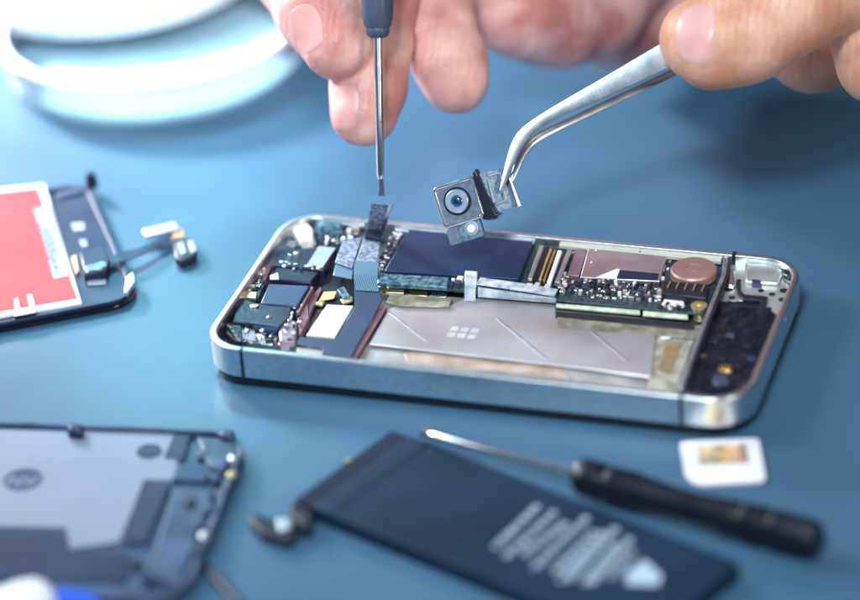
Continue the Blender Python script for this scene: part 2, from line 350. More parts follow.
# --- circuit board with shields
bd = part('circuit_board', 'pcb', 6.3, 6.8, [(390, 232), (408, 226), (728, 260), (703, 314), (556, 300), (450, 290), (377, 283)])
part('board_edge', 'pcbedge', 5.7, 6.25, [(556, 303), (640, 310), (640, 313.5), (556, 306)], bd)
part('board_edge', 'pcbedge', 5.7, 6.25, [(643, 310.5), (688, 314.5), (688, 318), (643, 314.5)], bd)
part('shield_can', 'bigcan', 6.8, 8.2, [(409, 229), (533, 241.5), (519, 278.5), (384, 271)], bd, bevel=.25)
part('teal_strip', 'teal', 6.9, 8.0, [(379, 273), (449, 277), (447, 287), (377, 283)], bd, bevel=.2)
part('contact_spring', 'goldpale', 5.6, 6.2, [(378, 288), (404, 289), (404, 293), (378, 292)], bd)
part('contact_spring', 'gold', 5.6, 6.2, [(410, 290), (428, 291), (427, 296), (409, 295)], bd)
part('contact_spring', 'bright', 5.7, 6.2, [(432, 291), (447, 293), (446, 297), (431, 296)], bd)
# sockets
sl = part('socket', 'black', 6.8, 7.3, [(541, 246), (571, 250), (557, 286), (529, 280)], bd)
for (x0, y0, x1, y1, w, m) in ((542, 247, 530, 280, .9, 'steel_dull'), (551, 250, 540, 281, .5, 'goldpale'), (555, 251, 544, 282, .4, 'gold'), (560, 252, 549, 284, .9, 'white'), (570, 251, 557, 284, 1.0, 'steel_dull')):
    pa, pb = at(x0, y0, 7.7), at(x1, y1, 7.7)
    build('socket_rail', MB().band([pa, (pa+pb)/2, pb], (w, 0, 0), .8), m, sl, bevel=.08)
part('bronze_strip', 'bronze', 6.8, 7.7, [(577, 246), (588, 247), (579, 276), (567, 275)], bd)
sc = part('shield_can', 'shield', 6.8, 8.0, [(589, 244.5), (668, 252), (660, 281), (580, 277)], bd, bevel=.25)
part('sticker', 'white', 8.0, 8.08, [(595, 277.5), (617, 268.5), (620, 269.3), (616, 279)], sc, bevel=0)
part('sticker', 'navy', 8.0, 8.07, [(620, 270), (659, 273.5), (657.5, 280.5), (617, 278.6)], sc, bevel=0)
for x, y in ((597, 250), (592, 262), (640, 252)): build('spot_weld', MB().lathe(at(x, y, 8.0), (0, 0, 1), [(0, .35), (.1, .25)], 14), 'bright', sc)
# motor disc and coil
mo = at(693.7, 268, 9.2); m_ = build('vibration_motor', MB().lathe((mo[0], mo[1], 7.3), (0, 0, 1), [(0, 4.9), (1.5, 4.9), (1.9, 4.6), (1.9, 1.75), (1.8, 1.7), (1.8, 1.3), (1.9, 1.25), (1.9, .05)], 64, cap=True), 'copper', ph)
co = part('coil_block', 'black', 6.6, 8.6, [(662, 280), (709, 284), (706, 298), (661, 293)], bevel=.3)
for i in range(5):
    p = at(669+i*8.5, 284.5+i*.9, 8.75); build('coil_lead', MB().box(p, (.25, 2.6, .25)), 'goldpale', co)
    p = at(668+i*8.5, 291+i*.9, 7.6); build('coil_lead', MB().box(p, (.3, .3, 2.2)), 'goldpale', co)
part('white_pad', 'white', 6.8, 7.2, [(664, 299), (683, 300), (685, 306), (662, 305)], bd)
po = at(699, 305, 7.9)
build('screw_post', MB().lathe((po[0], po[1], 4.6), (0, 0, 1), [(0, 1.3), (2.9, 1.3), (2.95, 1.7), (3.3, 1.7), (3.3, .6), (2.8, .55)], 32), 'goldpale', ph)
# small components: each its own piece on the board
axx, axy = V3(1, 0, 0), V3(0, 1, 0)
def scatter(poly, n, z, smin, smax, zmax, kinds, parent=bd):
    P = np.array(Q(z, *poly)); (x0, y0), (x1, y1) = P.min(0), P.max(0); made = 0; used = []; tries = 0
    def inside(x, y):
        c = False; j = len(P)-1
        for i in range(len(P)):
            if (P[i][1] > y) != (P[j][1] > y) and x < (P[j][0]-P[i][0])*(y-P[i][1])/(P[j][1]-P[i][1])+P[i][0]: c = not c
            j = i
        return c
    while made < n and tries < 4000:
        tries += 1
        x, y = random.uniform(x0, x1), random.uniform(y0, y1)
        if not inside(x, y): continue
        sx, sy = random.uniform(smin, smax), random.uniform(smin, smax)
        if any(abs(x-a) < (sx+c)/2+.12 and abs(y-b) < (sy+d)/2+.12 for a, b, c, d in used): continue
        used.append((x, y, sx, sy)); made += 1
        nm, m = random.choice(kinds); h = random.uniform(.3, zmax)
        build(nm, MB().box((x, y, z+h/2), (sx, sy, h)), m, parent, bevel=.08, seg=1)
kk = [('capacitor', 'captan'), ('capacitor', 'bright'), ('chip', 'chipgrey'), ('capacitor', 'white'), ('resistor', 'bronze'), ('resistor', 'bright'), ('chip', 'black'), ('chip', 'chipgrey'), ('inductor', 'black'), ('inductor', 'steel_dull')]
scatter([(558, 280), (590, 280), (660, 284), (660, 303), (600, 299), (557, 294)], 105, 6.8, .4, 1.25, 1.2, kk)
scatter([(394, 233), (406, 230), (390, 262), (382, 271), (376, 270)], 34, 6.8, .4, 1.3, 1.2, kk)
scatter([(450, 277), (463, 277), (461, 287), (448, 286)], 7, 6.8, .7, 1.4, 1.3, [('chip', 'chipgrey'), ('capacitor', 'white')])
scatter([(482, 280), (552, 288), (553, 296), (481, 287)], 18, 6.8, .9, 1.8, 1.0, [('capacitor', 'white'), ('capacitor', 'bright'), ('capacitor', 'cream')])
scatter([(660, 304), (690, 308), (688, 312), (660, 309)], 10, 6.8, .5, 1.1, .9, kk)
scatter([(666, 254), (674, 255), (664, 280), (660, 280)], 9, 6.8, .6, 1.1, 1.4, kk)
scatter([(572, 250), (577, 250), (566, 278), (560, 278)], 9, 6.8, .4, .9, 1.0, kk)
scatter([(340, 230), (362, 229), (358, 240), (340, 242)], 12, 6.8, .6, 1.6, 1.2, kk, ph)
part('corner_block', 'pcb', 4.2, 6.8, [(338, 228), (364, 228), (360, 245), (336, 244)])
scatter([(256, 281), (264, 283), (256, 292), (246, 290)], 8, 6.6, .5, 1.2, .8, kk, ph)
scatter([(243, 334), (296, 341), (294, 346), (243, 342)], 14, 5.6, .5, 1.5, 1.2, kk, ph)
for pg, n_, z_ in (([(226, 318), (262, 262), (270, 265), (240, 322)], 26, 6.6), ([(300, 236), (336, 236), (334, 246), (300, 248)], 14, 6.2), ([(284, 322), (298, 300), (304, 306), (298, 340), (286, 341)], 14, 6.9),
                   ([(378, 268), (390, 272), (388, 292), (380, 296)], 8, 6.9), ([(396, 222), (412, 224), (404, 236), (392, 238)], 8, 7.0), ([(244, 322), (280, 330), (280, 338), (244, 332)], 10, 6.5), ([(280, 262), (322, 268), (318, 273), (276, 268)], 12, 7.2)):
    scatter(pg, n_, z_, .3, 1.0, .7, [('contact', 'bright'), ('contact', 'steel_dull'), ('chip', 'black'), ('contact', 'goldpale'), ('chip', 'chipgrey'), ('contact', 'white')], ph)
# milky tape and clip over the board edge
part('tape_clip', 'cream', 6.8, 8.6, [(465, 270), (478, 271), (477, 281), (464, 280)], bevel=.3)
build('tape_strap', MB().band(bandpts([(471, 272, 8.8), (471, 280, 8.7), (470, 290, 7.6), (470, 301, 6.2)]), (2.4, .2, 0), .15), 'whitetape', ph)
build('tape_strap', MB().band(bandpts([(478, 281, 8.2), (500, 284, 8.2), (528, 288, 8.1), (556, 293, 8.0)]), (0, 3.0, 0), .12), 'whitetape', ph)
build('tape_strap', MB().slab([at(478, 287, 7.8), at(556, 298, 7.8), at(556, 303, 6.1), at(478, 297, 6.1)], V3(0, -.1, 0)), 'whitetape', ph)
# --- right end: divider, bracket, black foil
dv = [at(x, y, 7.6) for x, y in ((726, 258), (724, 277), (710, 312), (693, 356), (681, 391))]
build('divider_rail', MB().band(dv, (.9, .2, 0), 1.6), 'steel_dull', ph, bevel=.1)
dv2 = [p+V3(.9, 0, .1) for p in dv]
build('divider_rail', MB().band(dv2, (.45, .1, 0), 1.2), 'black', ph)
bk = part('corner_bracket', 'bracket', 5.8, 6.6, [(727, 260), (775, 262), (790, 267), (795, 276), (780, 322), (764, 312), (767, 299), (728, 301), (714, 310), (712, 325), (706, 330)], bevel=.2)
part('raised_frame', 'bracket', 6.6, 7.6, [(745, 262), (770, 264), (784, 270), (778, 283), (745, 281)], bk, bevel=.5)
part('raised_frame', 'bright', 6.6, 7.8, [(729, 268), (736, 268), (735, 285), (727, 285)], bk, bevel=.4)
for x, y, r in ((729, 290, .8), (732, 298, .7), (748, 299, .7), (761, 291, .65), (772, 294.5, .7), (769, 309, .6), (739, 281, .5), (782, 300, .8), (784, 291, .9)):
    build('screw_hole', MB().lathe(at(x, y, 6.55), (0, 0, 1), [(0, r), (.12, r)], 20), 'black', bk)
part('slot', 'bluesat', 6.6, 7.7, [(752, 279), (761, 280), (761, 284), (752, 283)], bk)
for i in range(5):
    build('spring_rib', MB().tube([at(780+i*2.2, 270+i*3.5, 7.0), at(786+i*2, 273+i*3.4, 7.8)], .3), 'bright' if i % 2 else 'black', bk)
part('cable_run', 'black', 6.6, 7.2, [(736, 281), (741, 281), (741, 290), (745, 294), (768, 296), (765, 312), (758, 312), (761, 300), (743, 299), (737, 292)], bk, bevel=.25)
# crumpled black foil: height field
def foil(outline, z, amp, h=.45):
    P = np.array(Q(z, *outline)); (x0, y0), (x1, y1) = P.min(0), P.max(0); nx, ny = int((x1-x0)/h)+1, int((y1-y0)/h)+1
    G = rng.random((nx+1, ny+1)); G2 = rng.random((nx//4+3, ny//4+3)); vs = []; fs = []
    for i in range(nx+1):
        for j in range(ny+1):
            a, b = i/4, j/4; ia, ib = int(a), int(b); fa, fb = a-ia, b-ib
            g = (G2[ia, ib]*(1-fa)+G2[ia+1, ib]*fa)*(1-fb)+(G2[ia, ib+1]*(1-fa)+G2[ia+1, ib+1]*fa)*fb
            vs.append((x0+i*h, y0+j*h, z+amp*(2.2*g+.5*G[i, j])))
    def inside(x, y):
        c = False; k = len(P)-1
        for i in range(len(P)):
            if (P[i][1] > y) != (P[k][1] > y) and x < (P[k][0]-P[i][0])*(y-P[i][1])/(P[k][1]-P[i][1])+P[i][0]: c = not c
            k = i
        return c
    for i in range(nx):
        for j in range(ny):
            if inside(x0+(i+.5)*h, y0+(j+.5)*h): fs.append((i*(ny+1)+j, (i+1)*(ny+1)+j, (i+1)*(ny+1)+j+1, i*(ny+1)+j+1))
    use = sorted({k for f in fs for k in f}); mp = {k: n for n, k in enumerate(use)}
    edge = {}
    for f in fs:
        for k in range(4): e_ = tuple(sorted((f[k], f[(k+1) % 4]))); edge.setdefault(e_, []).append((f[k], f[(k+1) % 4]))
    vv = [vs[k] for k in use]; ff = [tuple(mp[k] for k in f) for f in fs]; base = {}
    for e_, l in edge.items():                        # skirt down to the chassis
        if len(l) == 1:
            p, q_ = l[0]
            for k in (p, q_):
                if k not in base: base[k] = len(vv); vv.append((vs[k][0], vs[k][1], 4.1))
            ff.append((mp[q_], mp[p], base[p], base[q_]))
    return MB().add(vv, ff)
fo = build('black_foil', foil([(712, 323), (720, 303), (740, 302), (763, 306), (777, 318), (768, 345), (754, 384), (725, 392), (690, 388), (698, 350)], 6.6, .3), 'lump', ph)
part('gold_contact', 'gold', 6.6, 7.4, [(720, 364), (732, 365), (731, 371), (719, 370)], bevel=.2)
part('speaker_box', 'chipgrey', 6.4, 7.6, [(712, 374), (726, 372), (730, 382), (714, 384)], bevel=.5)
for x, y, m in ((738, 364, 'black'), (752, 357, 'bluesat'), (722, 357, 'black'), (748, 344, 'black'), (731, 334, 'chipgrey'), (715, 340, 'black')):
    part('chip', m, 6.8, 7.5, [(x-4, y-2), (x+4, y-1), (x+3, y+3), (x-5, y+2)])
part('steel_tab', 'steel_dull', 5, 6.9, [(700, 352), (705, 344), (708, 352), (699, 366), (694, 372)])
part('steel_tab', 'steel_dull', 5, 6.9, [(690, 376), (697, 372), (695, 380), (688, 388)])
for i in range(7):
    p = at(784-i*4.4, 318+i*9.0, 7.2); build('edge_clip', MB().box(p, (1.0, 1.3, .9)), 'steel_dull', ph, bevel=.2)

# ------------------------------------------------------------------ camera module held by the tweezers
cc = dp(458.5, 202.5, 702); MS = 1.1
ex0 = RT*.956+UP*.293; ey = UP*.935-RT*.31; ey -= ex0*(ey@ex0); ey /= np.linalg.norm(ey); ez0 = np.cross(ex0, ey)
ta = math.radians(15); exm = ex0*math.cos(ta)+ez0*math.sin(ta); ezm = ez0*math.cos(ta)-ex0*math.sin(ta)
cm = thing('camera_module', 'tiny square phone camera with round blue lens gripped by the tweezers', 'camera module', cc-V3(0, 0, 5))
def lp(x, y, z): return cc+(exm*x+ey*y+ezm*z)*MS
mb_ = MB(); mb_.slab([lp(x, y, 0) for x, y in rrect(8.4, 8.2, .8, 5)], -ezm*4.2)
body = build('body', mb_, 'modface', cm, bevel=.3, seg=3)
fr_ = MB(); a_, b2_ = rrect(8.3, 8.1, .8, 5), rrect(7.3, 7.1, .5, 5); n = len(a_)
vs = [lp(x, y, z) for z in (0, .35) for P in (a_, b2_) for x, y in P]; fs = []
for i in range(n):
    j = (i+1) % n; fs += [(i, j, 2*n+j, 2*n+i), (n+j, n+i, 3*n+i, 3*n+j), (2*n+i, 2*n+j, 3*n+j, 3*n+i)]
build('face_rim', fr_.add(vs, fs), 'bright', body, bevel=.1)
lc = lp(-.1, .3, 0)
build('lens_barrel', MB().lathe(lc, ezm, [(0, 3.0), (.25, 3.0), (.25, 2.45), (.1, 2.4), (.1, .1)], 48), 'lensblack', cm)
lr = build('lens_ring', MB().lathe(lp(-.1, .3, .1), ezm, [(0, 2.55), (.75, 2.5), (.85, 2.35), (.85, 1.35), (.6, 1.2), (.6, .1)], 48), 'modring', cm)
build('lens', MB().lathe(lp(-.1, .3, .55), ezm, [(0, 1.2), (.2, 1.15), (.35, .9), (.45, .5), (.48, .05)], 32), 'lens', lr)
build('iris', MB().lathe(lp(-.1, .3, .95), ezm, [(0, .5), (.12, .45), (.16, .1)], 20), 'lensblack', lr)
fu = build('flash_unit', MB().slab([lp(x, y, .1) for x, y in rrect(4.6, 3.5, .5, 4, .7, -5.8)], -ezm*1.8), 'modribbon', cm, bevel=.2)
build('flash_block', MB().slab([lp(x, y, -.2) for x, y in rrect(2.6, 3.3, .3, 4, -2.8, -5.9)], -ezm*1.4), 'modface', cm, bevel=.2)
build('flash_ring', MB().lathe(lp(1.0, -5.5, .1), ezm, [(0, 1.6), (.3, 1.55), (.35, 1.0), (.3, .1)], 32), 'modring', fu)
build('flash_lens', MB().lathe(lp(1.0, -5.5, .4), ezm, [(0, .85), (.2, .8), (.35, .4), (.38, .05)], 24), 'whiteled', fu)
build('side_foam', MB().slab([lp(x, y, -.3) for x, y in ((4.2, 4.6), (5.0, 5.2), (5.3, 3), (5.5, 0), (6.4, -4.2), (7.2, -4.3), (5.9, -5.2), (4.6, -5.0), (3.4, -4.4), (4.2, -3.8))], -ezm*3), 'lensblack', cm, bevel=.25)
rb = MB(); rpts = [(479, 174), (488, 171), (509, 168), (520.5, 205), (500, 211), (489, 214), (485, 196)]
rp = [dp(x, y, 702.6+(x-480)*.04) for x, y in rpts]
rib = build('ribbon', rb.slab(rp, FW*.35), 'modribbon', cm, bevel=.06)
e_ = [dp(x, y, 702.2) for x, y in ((508.5, 178), (511, 177.5), (521.5, 206), (518, 207))]
build('connector_edge', MB().slab(e_, FW*1.3), 'steel_dull', rib, bevel=.1)
tr = MB()
for (x0, y0, x1, y1) in ((488, 176, 500, 173), (500, 173, 506, 200), (506, 200, 496, 204), (488, 180, 494, 203)):
    tr.tube([dp(x0, y0, 702.55), dp(x1, y1, 702.55)], .12, 6)
build('printed_outline', tr, 'modring', rib)

# ------------------------------------------------------------------ tweezers
tw = thing('tweezers', 'bent steel tweezers held in the right hand gripping the tiny camera', 'tweezers', dp(507, 190, 702))
def strip(up, lo, Df, th, name, m):
    n = len(up); vs = []; fs = []
    for i in range(n):
        D = Df[i]; a, b = dp(*up[i], D+.25), dp(*lo[i], D+.25); c = dp((up[i][0]+lo[i][0])/2, (up[i][1]+lo[i][1])/2, D+.12)
        a2, b2 = dp(*up[i], D+th), dp(*lo[i], D+th)
        vs += [a, c, b, b2, a2]
    for i in range(n-1):
        for k in range(5): fs.append((5*i+k, 5*i+(k+1) % 5, 5*i+5+(k+1) % 5, 5*i+5+k))
    fs += [(4, 3, 2, 1, 0), tuple(5*(n-1)+k for k in range(5))]
    return build(name, MB().add(vs, fs), m, tw, bevel=.15, seg=2)
def interp(pts, n):
    P = np.array(pts, float); s_ = np.r_[0, np.cumsum(np.linalg.norm(np.diff(P, axis=0), axis=1))]; s_ /= s_[-1]
    t_ = np.linspace(0, 1, n); X = np.stack([np.interp(t_, s_, P[:, k]) for k in range(P.shape[1])], 1)
    for _ in range(5): X[1:-1] = .25*X[:-2]+.5*X[1:-1]+.25*X[2:]
    return [tuple(p) for p in X]
up = interp([(498.5, 190, 701.3), (507, 155, 701.2), (512, 140, 701), (518, 130, 701), (528, 122, 701), (555, 105, 701), (600, 79, 701), (676, 34, 701), (760, -18, 702), (900, -105, 706)], 90)
lo = interp([(501.5, 194, 701.3), (519, 154, 701.2), (524, 143, 701), (530, 136, 701), (540, 128, 701), (567, 113, 701), (602, 99, 701), (676, 65, 701), (760, 20, 702), (900, -62, 706)], 90)
strip([p[:2] for p in up], [p[:2] for p in lo], [p[2] for p in up], 1.3, 'arm', 'tweezer')
up2 = interp([(509, 183, 703.5), (513, 165, 704), (521, 146, 705), (533, 134, 706), (560, 122, 707), (602, 102, 708), (676, 67, 709), (760, 12, 709), (900, -98, 708)], 90)
lo2 = interp([(511.5, 185, 703.5), (520, 169, 704), (528, 150, 705), (538, 141, 706), (565, 128, 707), (606, 109, 708), (678, 75, 709), (760, 30, 709), (900, -58, 708)], 90)
strip([p[:2] for p in up2], [p[:2] for p in lo2], [p[2] for p in up2], 1.2, 'arm', 'tweezer')

# ------------------------------------------------------------------ screwdriver in the hand
tip = dp(381, 196, 712); top = dp(374, -190, 704); ax = top-tip; Ld = np.linalg.norm(ax); ax /= Ld
sd = thing('screwdriver', 'fine precision screwdriver held upright in the pinching fingers', 'screwdriver', tip)
shl = np.linalg.norm(dp(376, 36, 708)-dp(381, 196, 712))
build('shaft', MB().lathe(tip+ax*3.6, ax, [(0, .45), (.6, .72), (1.0, .8), (shl*.45, .85), (shl*.7, .95), (shl-3, 1.0)], 24), 'bright', sd)
bl = MB(); side = RT; bl.slab([tip-side*.55, tip+side*.75, tip+ax*2.6+side*.7, tip+ax*3.9+side*.4, tip+ax*3.9-side*.4, tip+ax*1.2-side*.3, tip+ax*.5-side*.55], FW*.5)
build('blade', bl, 'chipgrey', sd, bevel=.05)
build('handle', MB().lathe(tip+ax*shl, ax, [(-.5, 1.4), (0, 2.2), (.6, 2.5), (1.2, 2.55), (1.6, 2.5), (2.2, 3.0), (4, 3.3), (8, 3.55), (20, 3.7), (Ld-shl-2, 3.5), (Ld-shl, 2.6)], 40), 'gripgrey', sd)

# ------------------------------------------------------------------ hands: smooth distance field -> one continuous skin
def surf_nets(Fv, o, h):
    nx, ny, nz = Fv.shape; s_ = Fv < 0
    cs = s_[:-1, :-1, :-1].astype(np.int8)
    cnt = np.zeros((nx-1, ny-1, nz-1), np.int8)
    corner = [(i, j, k) for i in (0, 1) for j in (0, 1) for k in (0, 1)]
    for i, j, k in corner: cnt += s_[i:nx-1+i, j:ny-1+j, k:nz-1+k]
    act = (cnt > 0) & (cnt < 8); idx = -np.ones(act.shape, np.int64); A = np.argwhere(act); idx[act] = np.arange(len(A))
    acc = np.zeros((len(A), 3)); num = np.zeros(len(A))
    cv = {c: Fv[A[:, 0]+c[0], A[:, 1]+c[1], A[:, 2]+c[2]] for c in corner}
    for c in corner:
        for ax_ in range(3):
            if c[ax_] == 0:
                d = list(c); d[ax_] = 1; d = tuple(d); fa, fb = cv[c], cv[d]; m = (fa < 0) != (fb < 0)
                t_ = np.where(m, fa/np.where(m, fa-fb, 1), 0)
                p = np.tile(np.array(c, float), (len(A), 1)); p[:, ax_] += t_
                acc[m] += p[m]; num[m] += 1
    V = (A+acc/num[:, None])*h+o; quads = []
    for ax_ in range(3):
        b, c = (ax_+1) % 3, (ax_+2) % 3
        sl0 = [slice(None)]*3; sl1 = [slice(None)]*3; sl0[ax_] = slice(0, -1); sl1[ax_] = slice(1, None)
        f0, f1 = s_[tuple(sl0)], s_[tuple(sl1)]; E_ = np.argwhere(f0 != f1)
        E_ = E_[(E_[:, b] > 0) & (E_[:, c] > 0) & (E_[:, b] < s_.shape[b]-1) & (E_[:, c] < s_.shape[c]-1)]
        fl_ = f0[tuple(E_.T)]
        def g_(db, dc): q_ = E_.copy(); q_[:, b] -= db; q_[:, c] -= dc; return idx[tuple(q_.T)]
        q4 = np.stack([g_(1, 1), g_(0, 1), g_(0, 0), g_(1, 0)], 1); q4[~fl_] = q4[~fl_][:, ::-1]; quads.append(q4)
    return V, np.concatenate(quads)
class Hand:
    # a chain is a list of (px, py, D, radius mm); grooves = (segment, t, depth, width) ; flat scales along the view axis
    def __init__(s): s.ch = []
    def chain(s, pts, k=2.0, grooves=()):
        s.ch.append(([(dp(a, b, d), r) for a, b, d, r in pts], k, grooves)); return s
    def sdf(s, P, ks=1.4):
        tot = None
        for pts, k, gr in s.ch:
            f = None
            for i in range(len(pts)-1):
                (a, ra), (b, rb_) = pts[i], pts[i+1]; ab = (b-a).astype(np.float32); L2 = float(ab@ab)
                q = P-a.astype(np.float32); t_ = np.clip((q@ab)/L2, 0, 1)
                d = np.sqrt(((q-t_[..., None]*ab)**2).sum(-1)); r = ra+(rb_-ra)*t_
                for gs, gt, gd, gw in gr:
                    if gs == i: r = r-gd*np.exp(-((t_-gt)*math.sqrt(L2)/gw)**2)
                d = d-r
                if f is None: f = d
                else:
                    h_ = np.maximum(k-np.abs(f-d), 0)/k; f = np.minimum(f, d)-h_*h_*k*.25
            if tot is None: tot = f
            else:
                h_ = np.maximum(ks-np.abs(tot-f), 0)/ks; tot = np.minimum(tot, f)-h_*h_*ks*.25
        return tot
    def mesh(s, name, label, m, h=.9, ks=1.4):
        A = np.array([p for c in s.ch for p, r in c[0]]); rm = max(r for c in s.ch for p, r in c[0])
        lo_, hi_ = A.min(0)-rm-3, A.max(0)+rm+3; n = np.ceil((hi_-lo_)/h).astype(int)
        xs = [lo_[i]+np.arange(n[i])*h for i in range(3)]
        Fv = np.empty(tuple(n), np.float32)
        for i in range(n[0]):
            Y, Z = np.meshgrid(xs[1], xs[2], indexing='ij'); P = np.stack([np.full_like(Y, xs[0][i]), Y, Z], -1).astype(np.float32)
            Fv[i] = s.sdf(P, ks)
        V, Fq = surf_nets(Fv, lo_, h)
        for _ in range(1):                             # project on the exact surface
            pass
        mb = MB(); mb.v = list(V); mb.f = [tuple(int(i) for i in q_) for q_ in Fq]
        o = build(name, mb, m, smooth=False); o.data.shade_smooth()
        o['label'] = label; o['category'] = 'hand'; return o
    def nail(s, par, ctr, along, outward, hl, hw, m, lift=.1):
        # ctr/along in photo terms; nail sheet is dropped on the finger along -outward
        outward = outward/np.linalg.norm(outward); u = along-outward*(along@outward); u /= np.linalg.norm(u); w = np.cross(outward, u)
        nu, nw = 22, 18; T = np.linspace(-1, 1, nu); Wd = np.linspace(-1, 1, nw); pts = []
        for a in T:
            for b in Wd:
                # square -> superellipse, straighter at the base
                aa = a*math.sqrt(max(0, 1-.42*b*b)); bb = b*math.sqrt(max(0, 1-.42*a*a)); pts.append(ctr+u*aa*hl+w*bb*hw+outward*8)
        P = np.array(pts, np.float32)
        for _ in range(60):
            d = s.sdf(P); P = P-(outward.astype(np.float32))*np.minimum(np.maximum(d, 0), 2)[:, None]*.9
        e = np.array([max(abs(a), abs(b)) for a in T for b in Wd]); l = np.where(e > .97, -.25, lift*(1-.35*e**4))
        top_ = P+outward*l[:, None]
        mb = MB(); mb.add(list(top_), [(i*nw+j, i*nw+j+1, (i+1)*nw+j+1, (i+1)*nw+j) for i in range(nu-1) for j in range(nw-1)])
        o = build('fingernail', mb, m, par, smooth=False); o.data.shade_smooth(); return o

lh = Hand()
# thumb-side digit at the left, its end beside the driver
lh.chain([(338, 44, 719.5, 8.0), (318, 10, 724, 8.9), (292, -32, 733, 9.2), (272, -85, 742, 10.5), (300, -190, 752, 13), (400, -290, 768, 17)], 3, ((0, .0, 0, 1), (1, .9, .5, 1.2), (2, .4, .4, 1)))
# digit under it, coming down behind the driver
lh.chain([(364, 113, 724, 7.4), (369, 85, 726, 8.0), (373, 45, 729, 8.3), (376, -5, 732, 8.6), (376, -60, 738, 9.3), (400, -170, 752, 10.5), (440, -270, 768, 14)], 3, ((1, .85, .7, 1.0), (2, .3, .5, .8), (3, .4, .5, 1.2), (3, .7, .4, 1)))
# third digit
lh.chain([(456, 82, 735, 7.2), (450, 62, 736, 7.9), (440, 28, 740, 7.6), (436, -12, 747, 8.2), (440, -60, 752, 8.8), (470, -160, 762, 10), (490, -260, 772, 14)], 3, ((1, .62, .9, 1.2), (1, .95, .6, .8), (3, .4, .5, 1.2)))
# ring and little finger folded under the palm
lh.chain([(428, -36, 752, 8.5), (455, -32, 756, 8.6), (492, -14, 760, 9.0), (520, 6, 764, 9.2)], 4, ((2, .3, .5, 1.2),))
lh.chain([(500, 12, 760, 8.4), (525, 18, 762, 9.0), (560, 26, 768, 9.2), (600, 14, 776, 9.6), (628, -30, 782, 10.5), (600, -120, 785, 12), (540, -240, 785, 15)], 5, ((0, .8, .8, 1.5), (1, .9, .6, 1.4)))
lh.chain([(560, 10, 776, 8.6), (610, 26, 784, 9.0), (655, 16, 792, 9.6), (690, -40, 796, 10.5), (650, -150, 794, 13), (590, -260, 792, 15)], 5, ((0, .8, .6, 1.3),))
# palm and wrist out of the frame
lh.chain([(500, -60, 780, 15), (480, -180, 784, 20), (500, -300, 790, 24), (560, -420, 800, 25), (640, -560, 815, 26)], 14)
lh.chain([(600, -150, 790, 15), (600, -280, 796, 22), (610, -420, 806, 24)], 14)
hl_ = lh.mesh('hand', 'pink fingers pinching the upright screwdriver, bent down from the upper edge', 'skin', .9, .7)
FWv = FW
lh.nail(hl_, dp(312, 30, 716), (dp(322, 58, 720)-dp(302, 5, 720)), -FWv*.80-RT*.60+UP*.1, 5.6, 4.1, 'nail')
lh.nail(hl_, dp(343, 108, 719), (dp(345, 132, 720)-dp(347, 82, 720)), -FWv*.50-RT*.92, 5.2, 3.8, 'nail')
lh.nail(hl_, dp(445, 88, 730), (dp(450, 108, 730)-dp(440, 66, 730)), -FWv*.92-RT*.45-UP*.05, 4.8, 4.0, 'nail')
rh = Hand()
# thumb
rh.chain([(697, 38, 691.5, 7.6), (712, 43, 691, 8.9), (745, 33, 691, 9.8), (790, 6, 692, 9.9), (850, -30, 696, 11.5), (930, -90, 704, 15), (1010, -190, 720, 20)], 4, ((2, .6, .5, 1.3), (2, .9, .5, 1.2)))
# index behind the tweezers
rh.chain([(735, 20, 720, 7.4), (770, 30, 721, 8.2), (812, 50, 721, 8.8), (860, 40, 719, 9.2), (930, -20, 718, 11), (1000, -140, 724, 16)], 3, ((1, .5, .4, .9),))
# middle finger curled at the right edge
rh.chain([(874, 68, 702, 7.6), (876, 45, 702, 8.8), (882, 5, 704, 9.4), (920, -60, 710, 11), (990, -160, 722, 16)], 3, ((1, .4, .4, 1),))
rh.chain([(925, 80, 706, 7.4), (930, 50, 708, 8.6), (940, 0, 712, 9.2), (970, -70, 718, 12), (1020, -170, 726, 16)], 3)
rh.chain([(975, 70, 714, 6.6), (980, 40, 716, 7.6), (990, -10, 720, 8.6), (1010, -80, 724, 11), (1050, -180, 730, 15)], 3)
rh.chain([(960, -120, 722, 20), (1020, -220, 732, 24), (1080, -340, 745, 25), (1150, -480, 760, 26)], 14)
hr_ = rh.mesh('hand', 'right hand with its thumb pressing the bent steel tweezers', 'skin2', .85, 1.5)
rh.nail(hr_, dp(699, 34, 684), (dp(712, 62, 685)-dp(712, 6, 685)), -FWv*.78-RT*.62+UP*.12, 6.6, 4.6, 'nail2')

# ------------------------------------------------------------------ loose display on the left
c0 = at(142, 301, 1.2); u = at(0, 329, 1.2)-at(120, 305.5, 1.2); u = u[:2]/np.linalg.norm(u[:2]); v = np.array([u[1], -u[0]])
if v[1] < 0: v = -v
T = frame2(c0[:2], u, v); Wd = 57.5
ds = thing('display_panel', 'phone display lying face down with bright red protective film and cable', 'display', (c0[0]+u[0]*50+v[0]*26, c0[1]+u[1]*50+v[1]*26, 0))
build('glass', MB().prism(T(rrect(115, Wd, 7, 8, 57.5, Wd/2)), .1, 1.3), 'glass', ds, bevel=.3)
build('rim', MB().ring(T(rrect(114.4, Wd-.6, 6.7, 8, 57.5, Wd/2)), T(rrect(111.6, Wd-3.4, 5.4, 8, 57.5, Wd/2)), 1.3, 2.3), 'scrdark', ds, bevel=.2)
build('backplate', MB().prism(T(rrect(111.4, Wd-3.6, 5.3, 8, 57.5, Wd/2)), 1.32, 1.75), 'scrdark', ds)
pr = (82, 303); pt = (44, 184)
w3 = MB().prism(Q(2.4, pr, pt, (-130, 203), (-110, 335)), 1.75, 2.4); wh = build('film_border', w3, 'white', ds, bevel=.1)
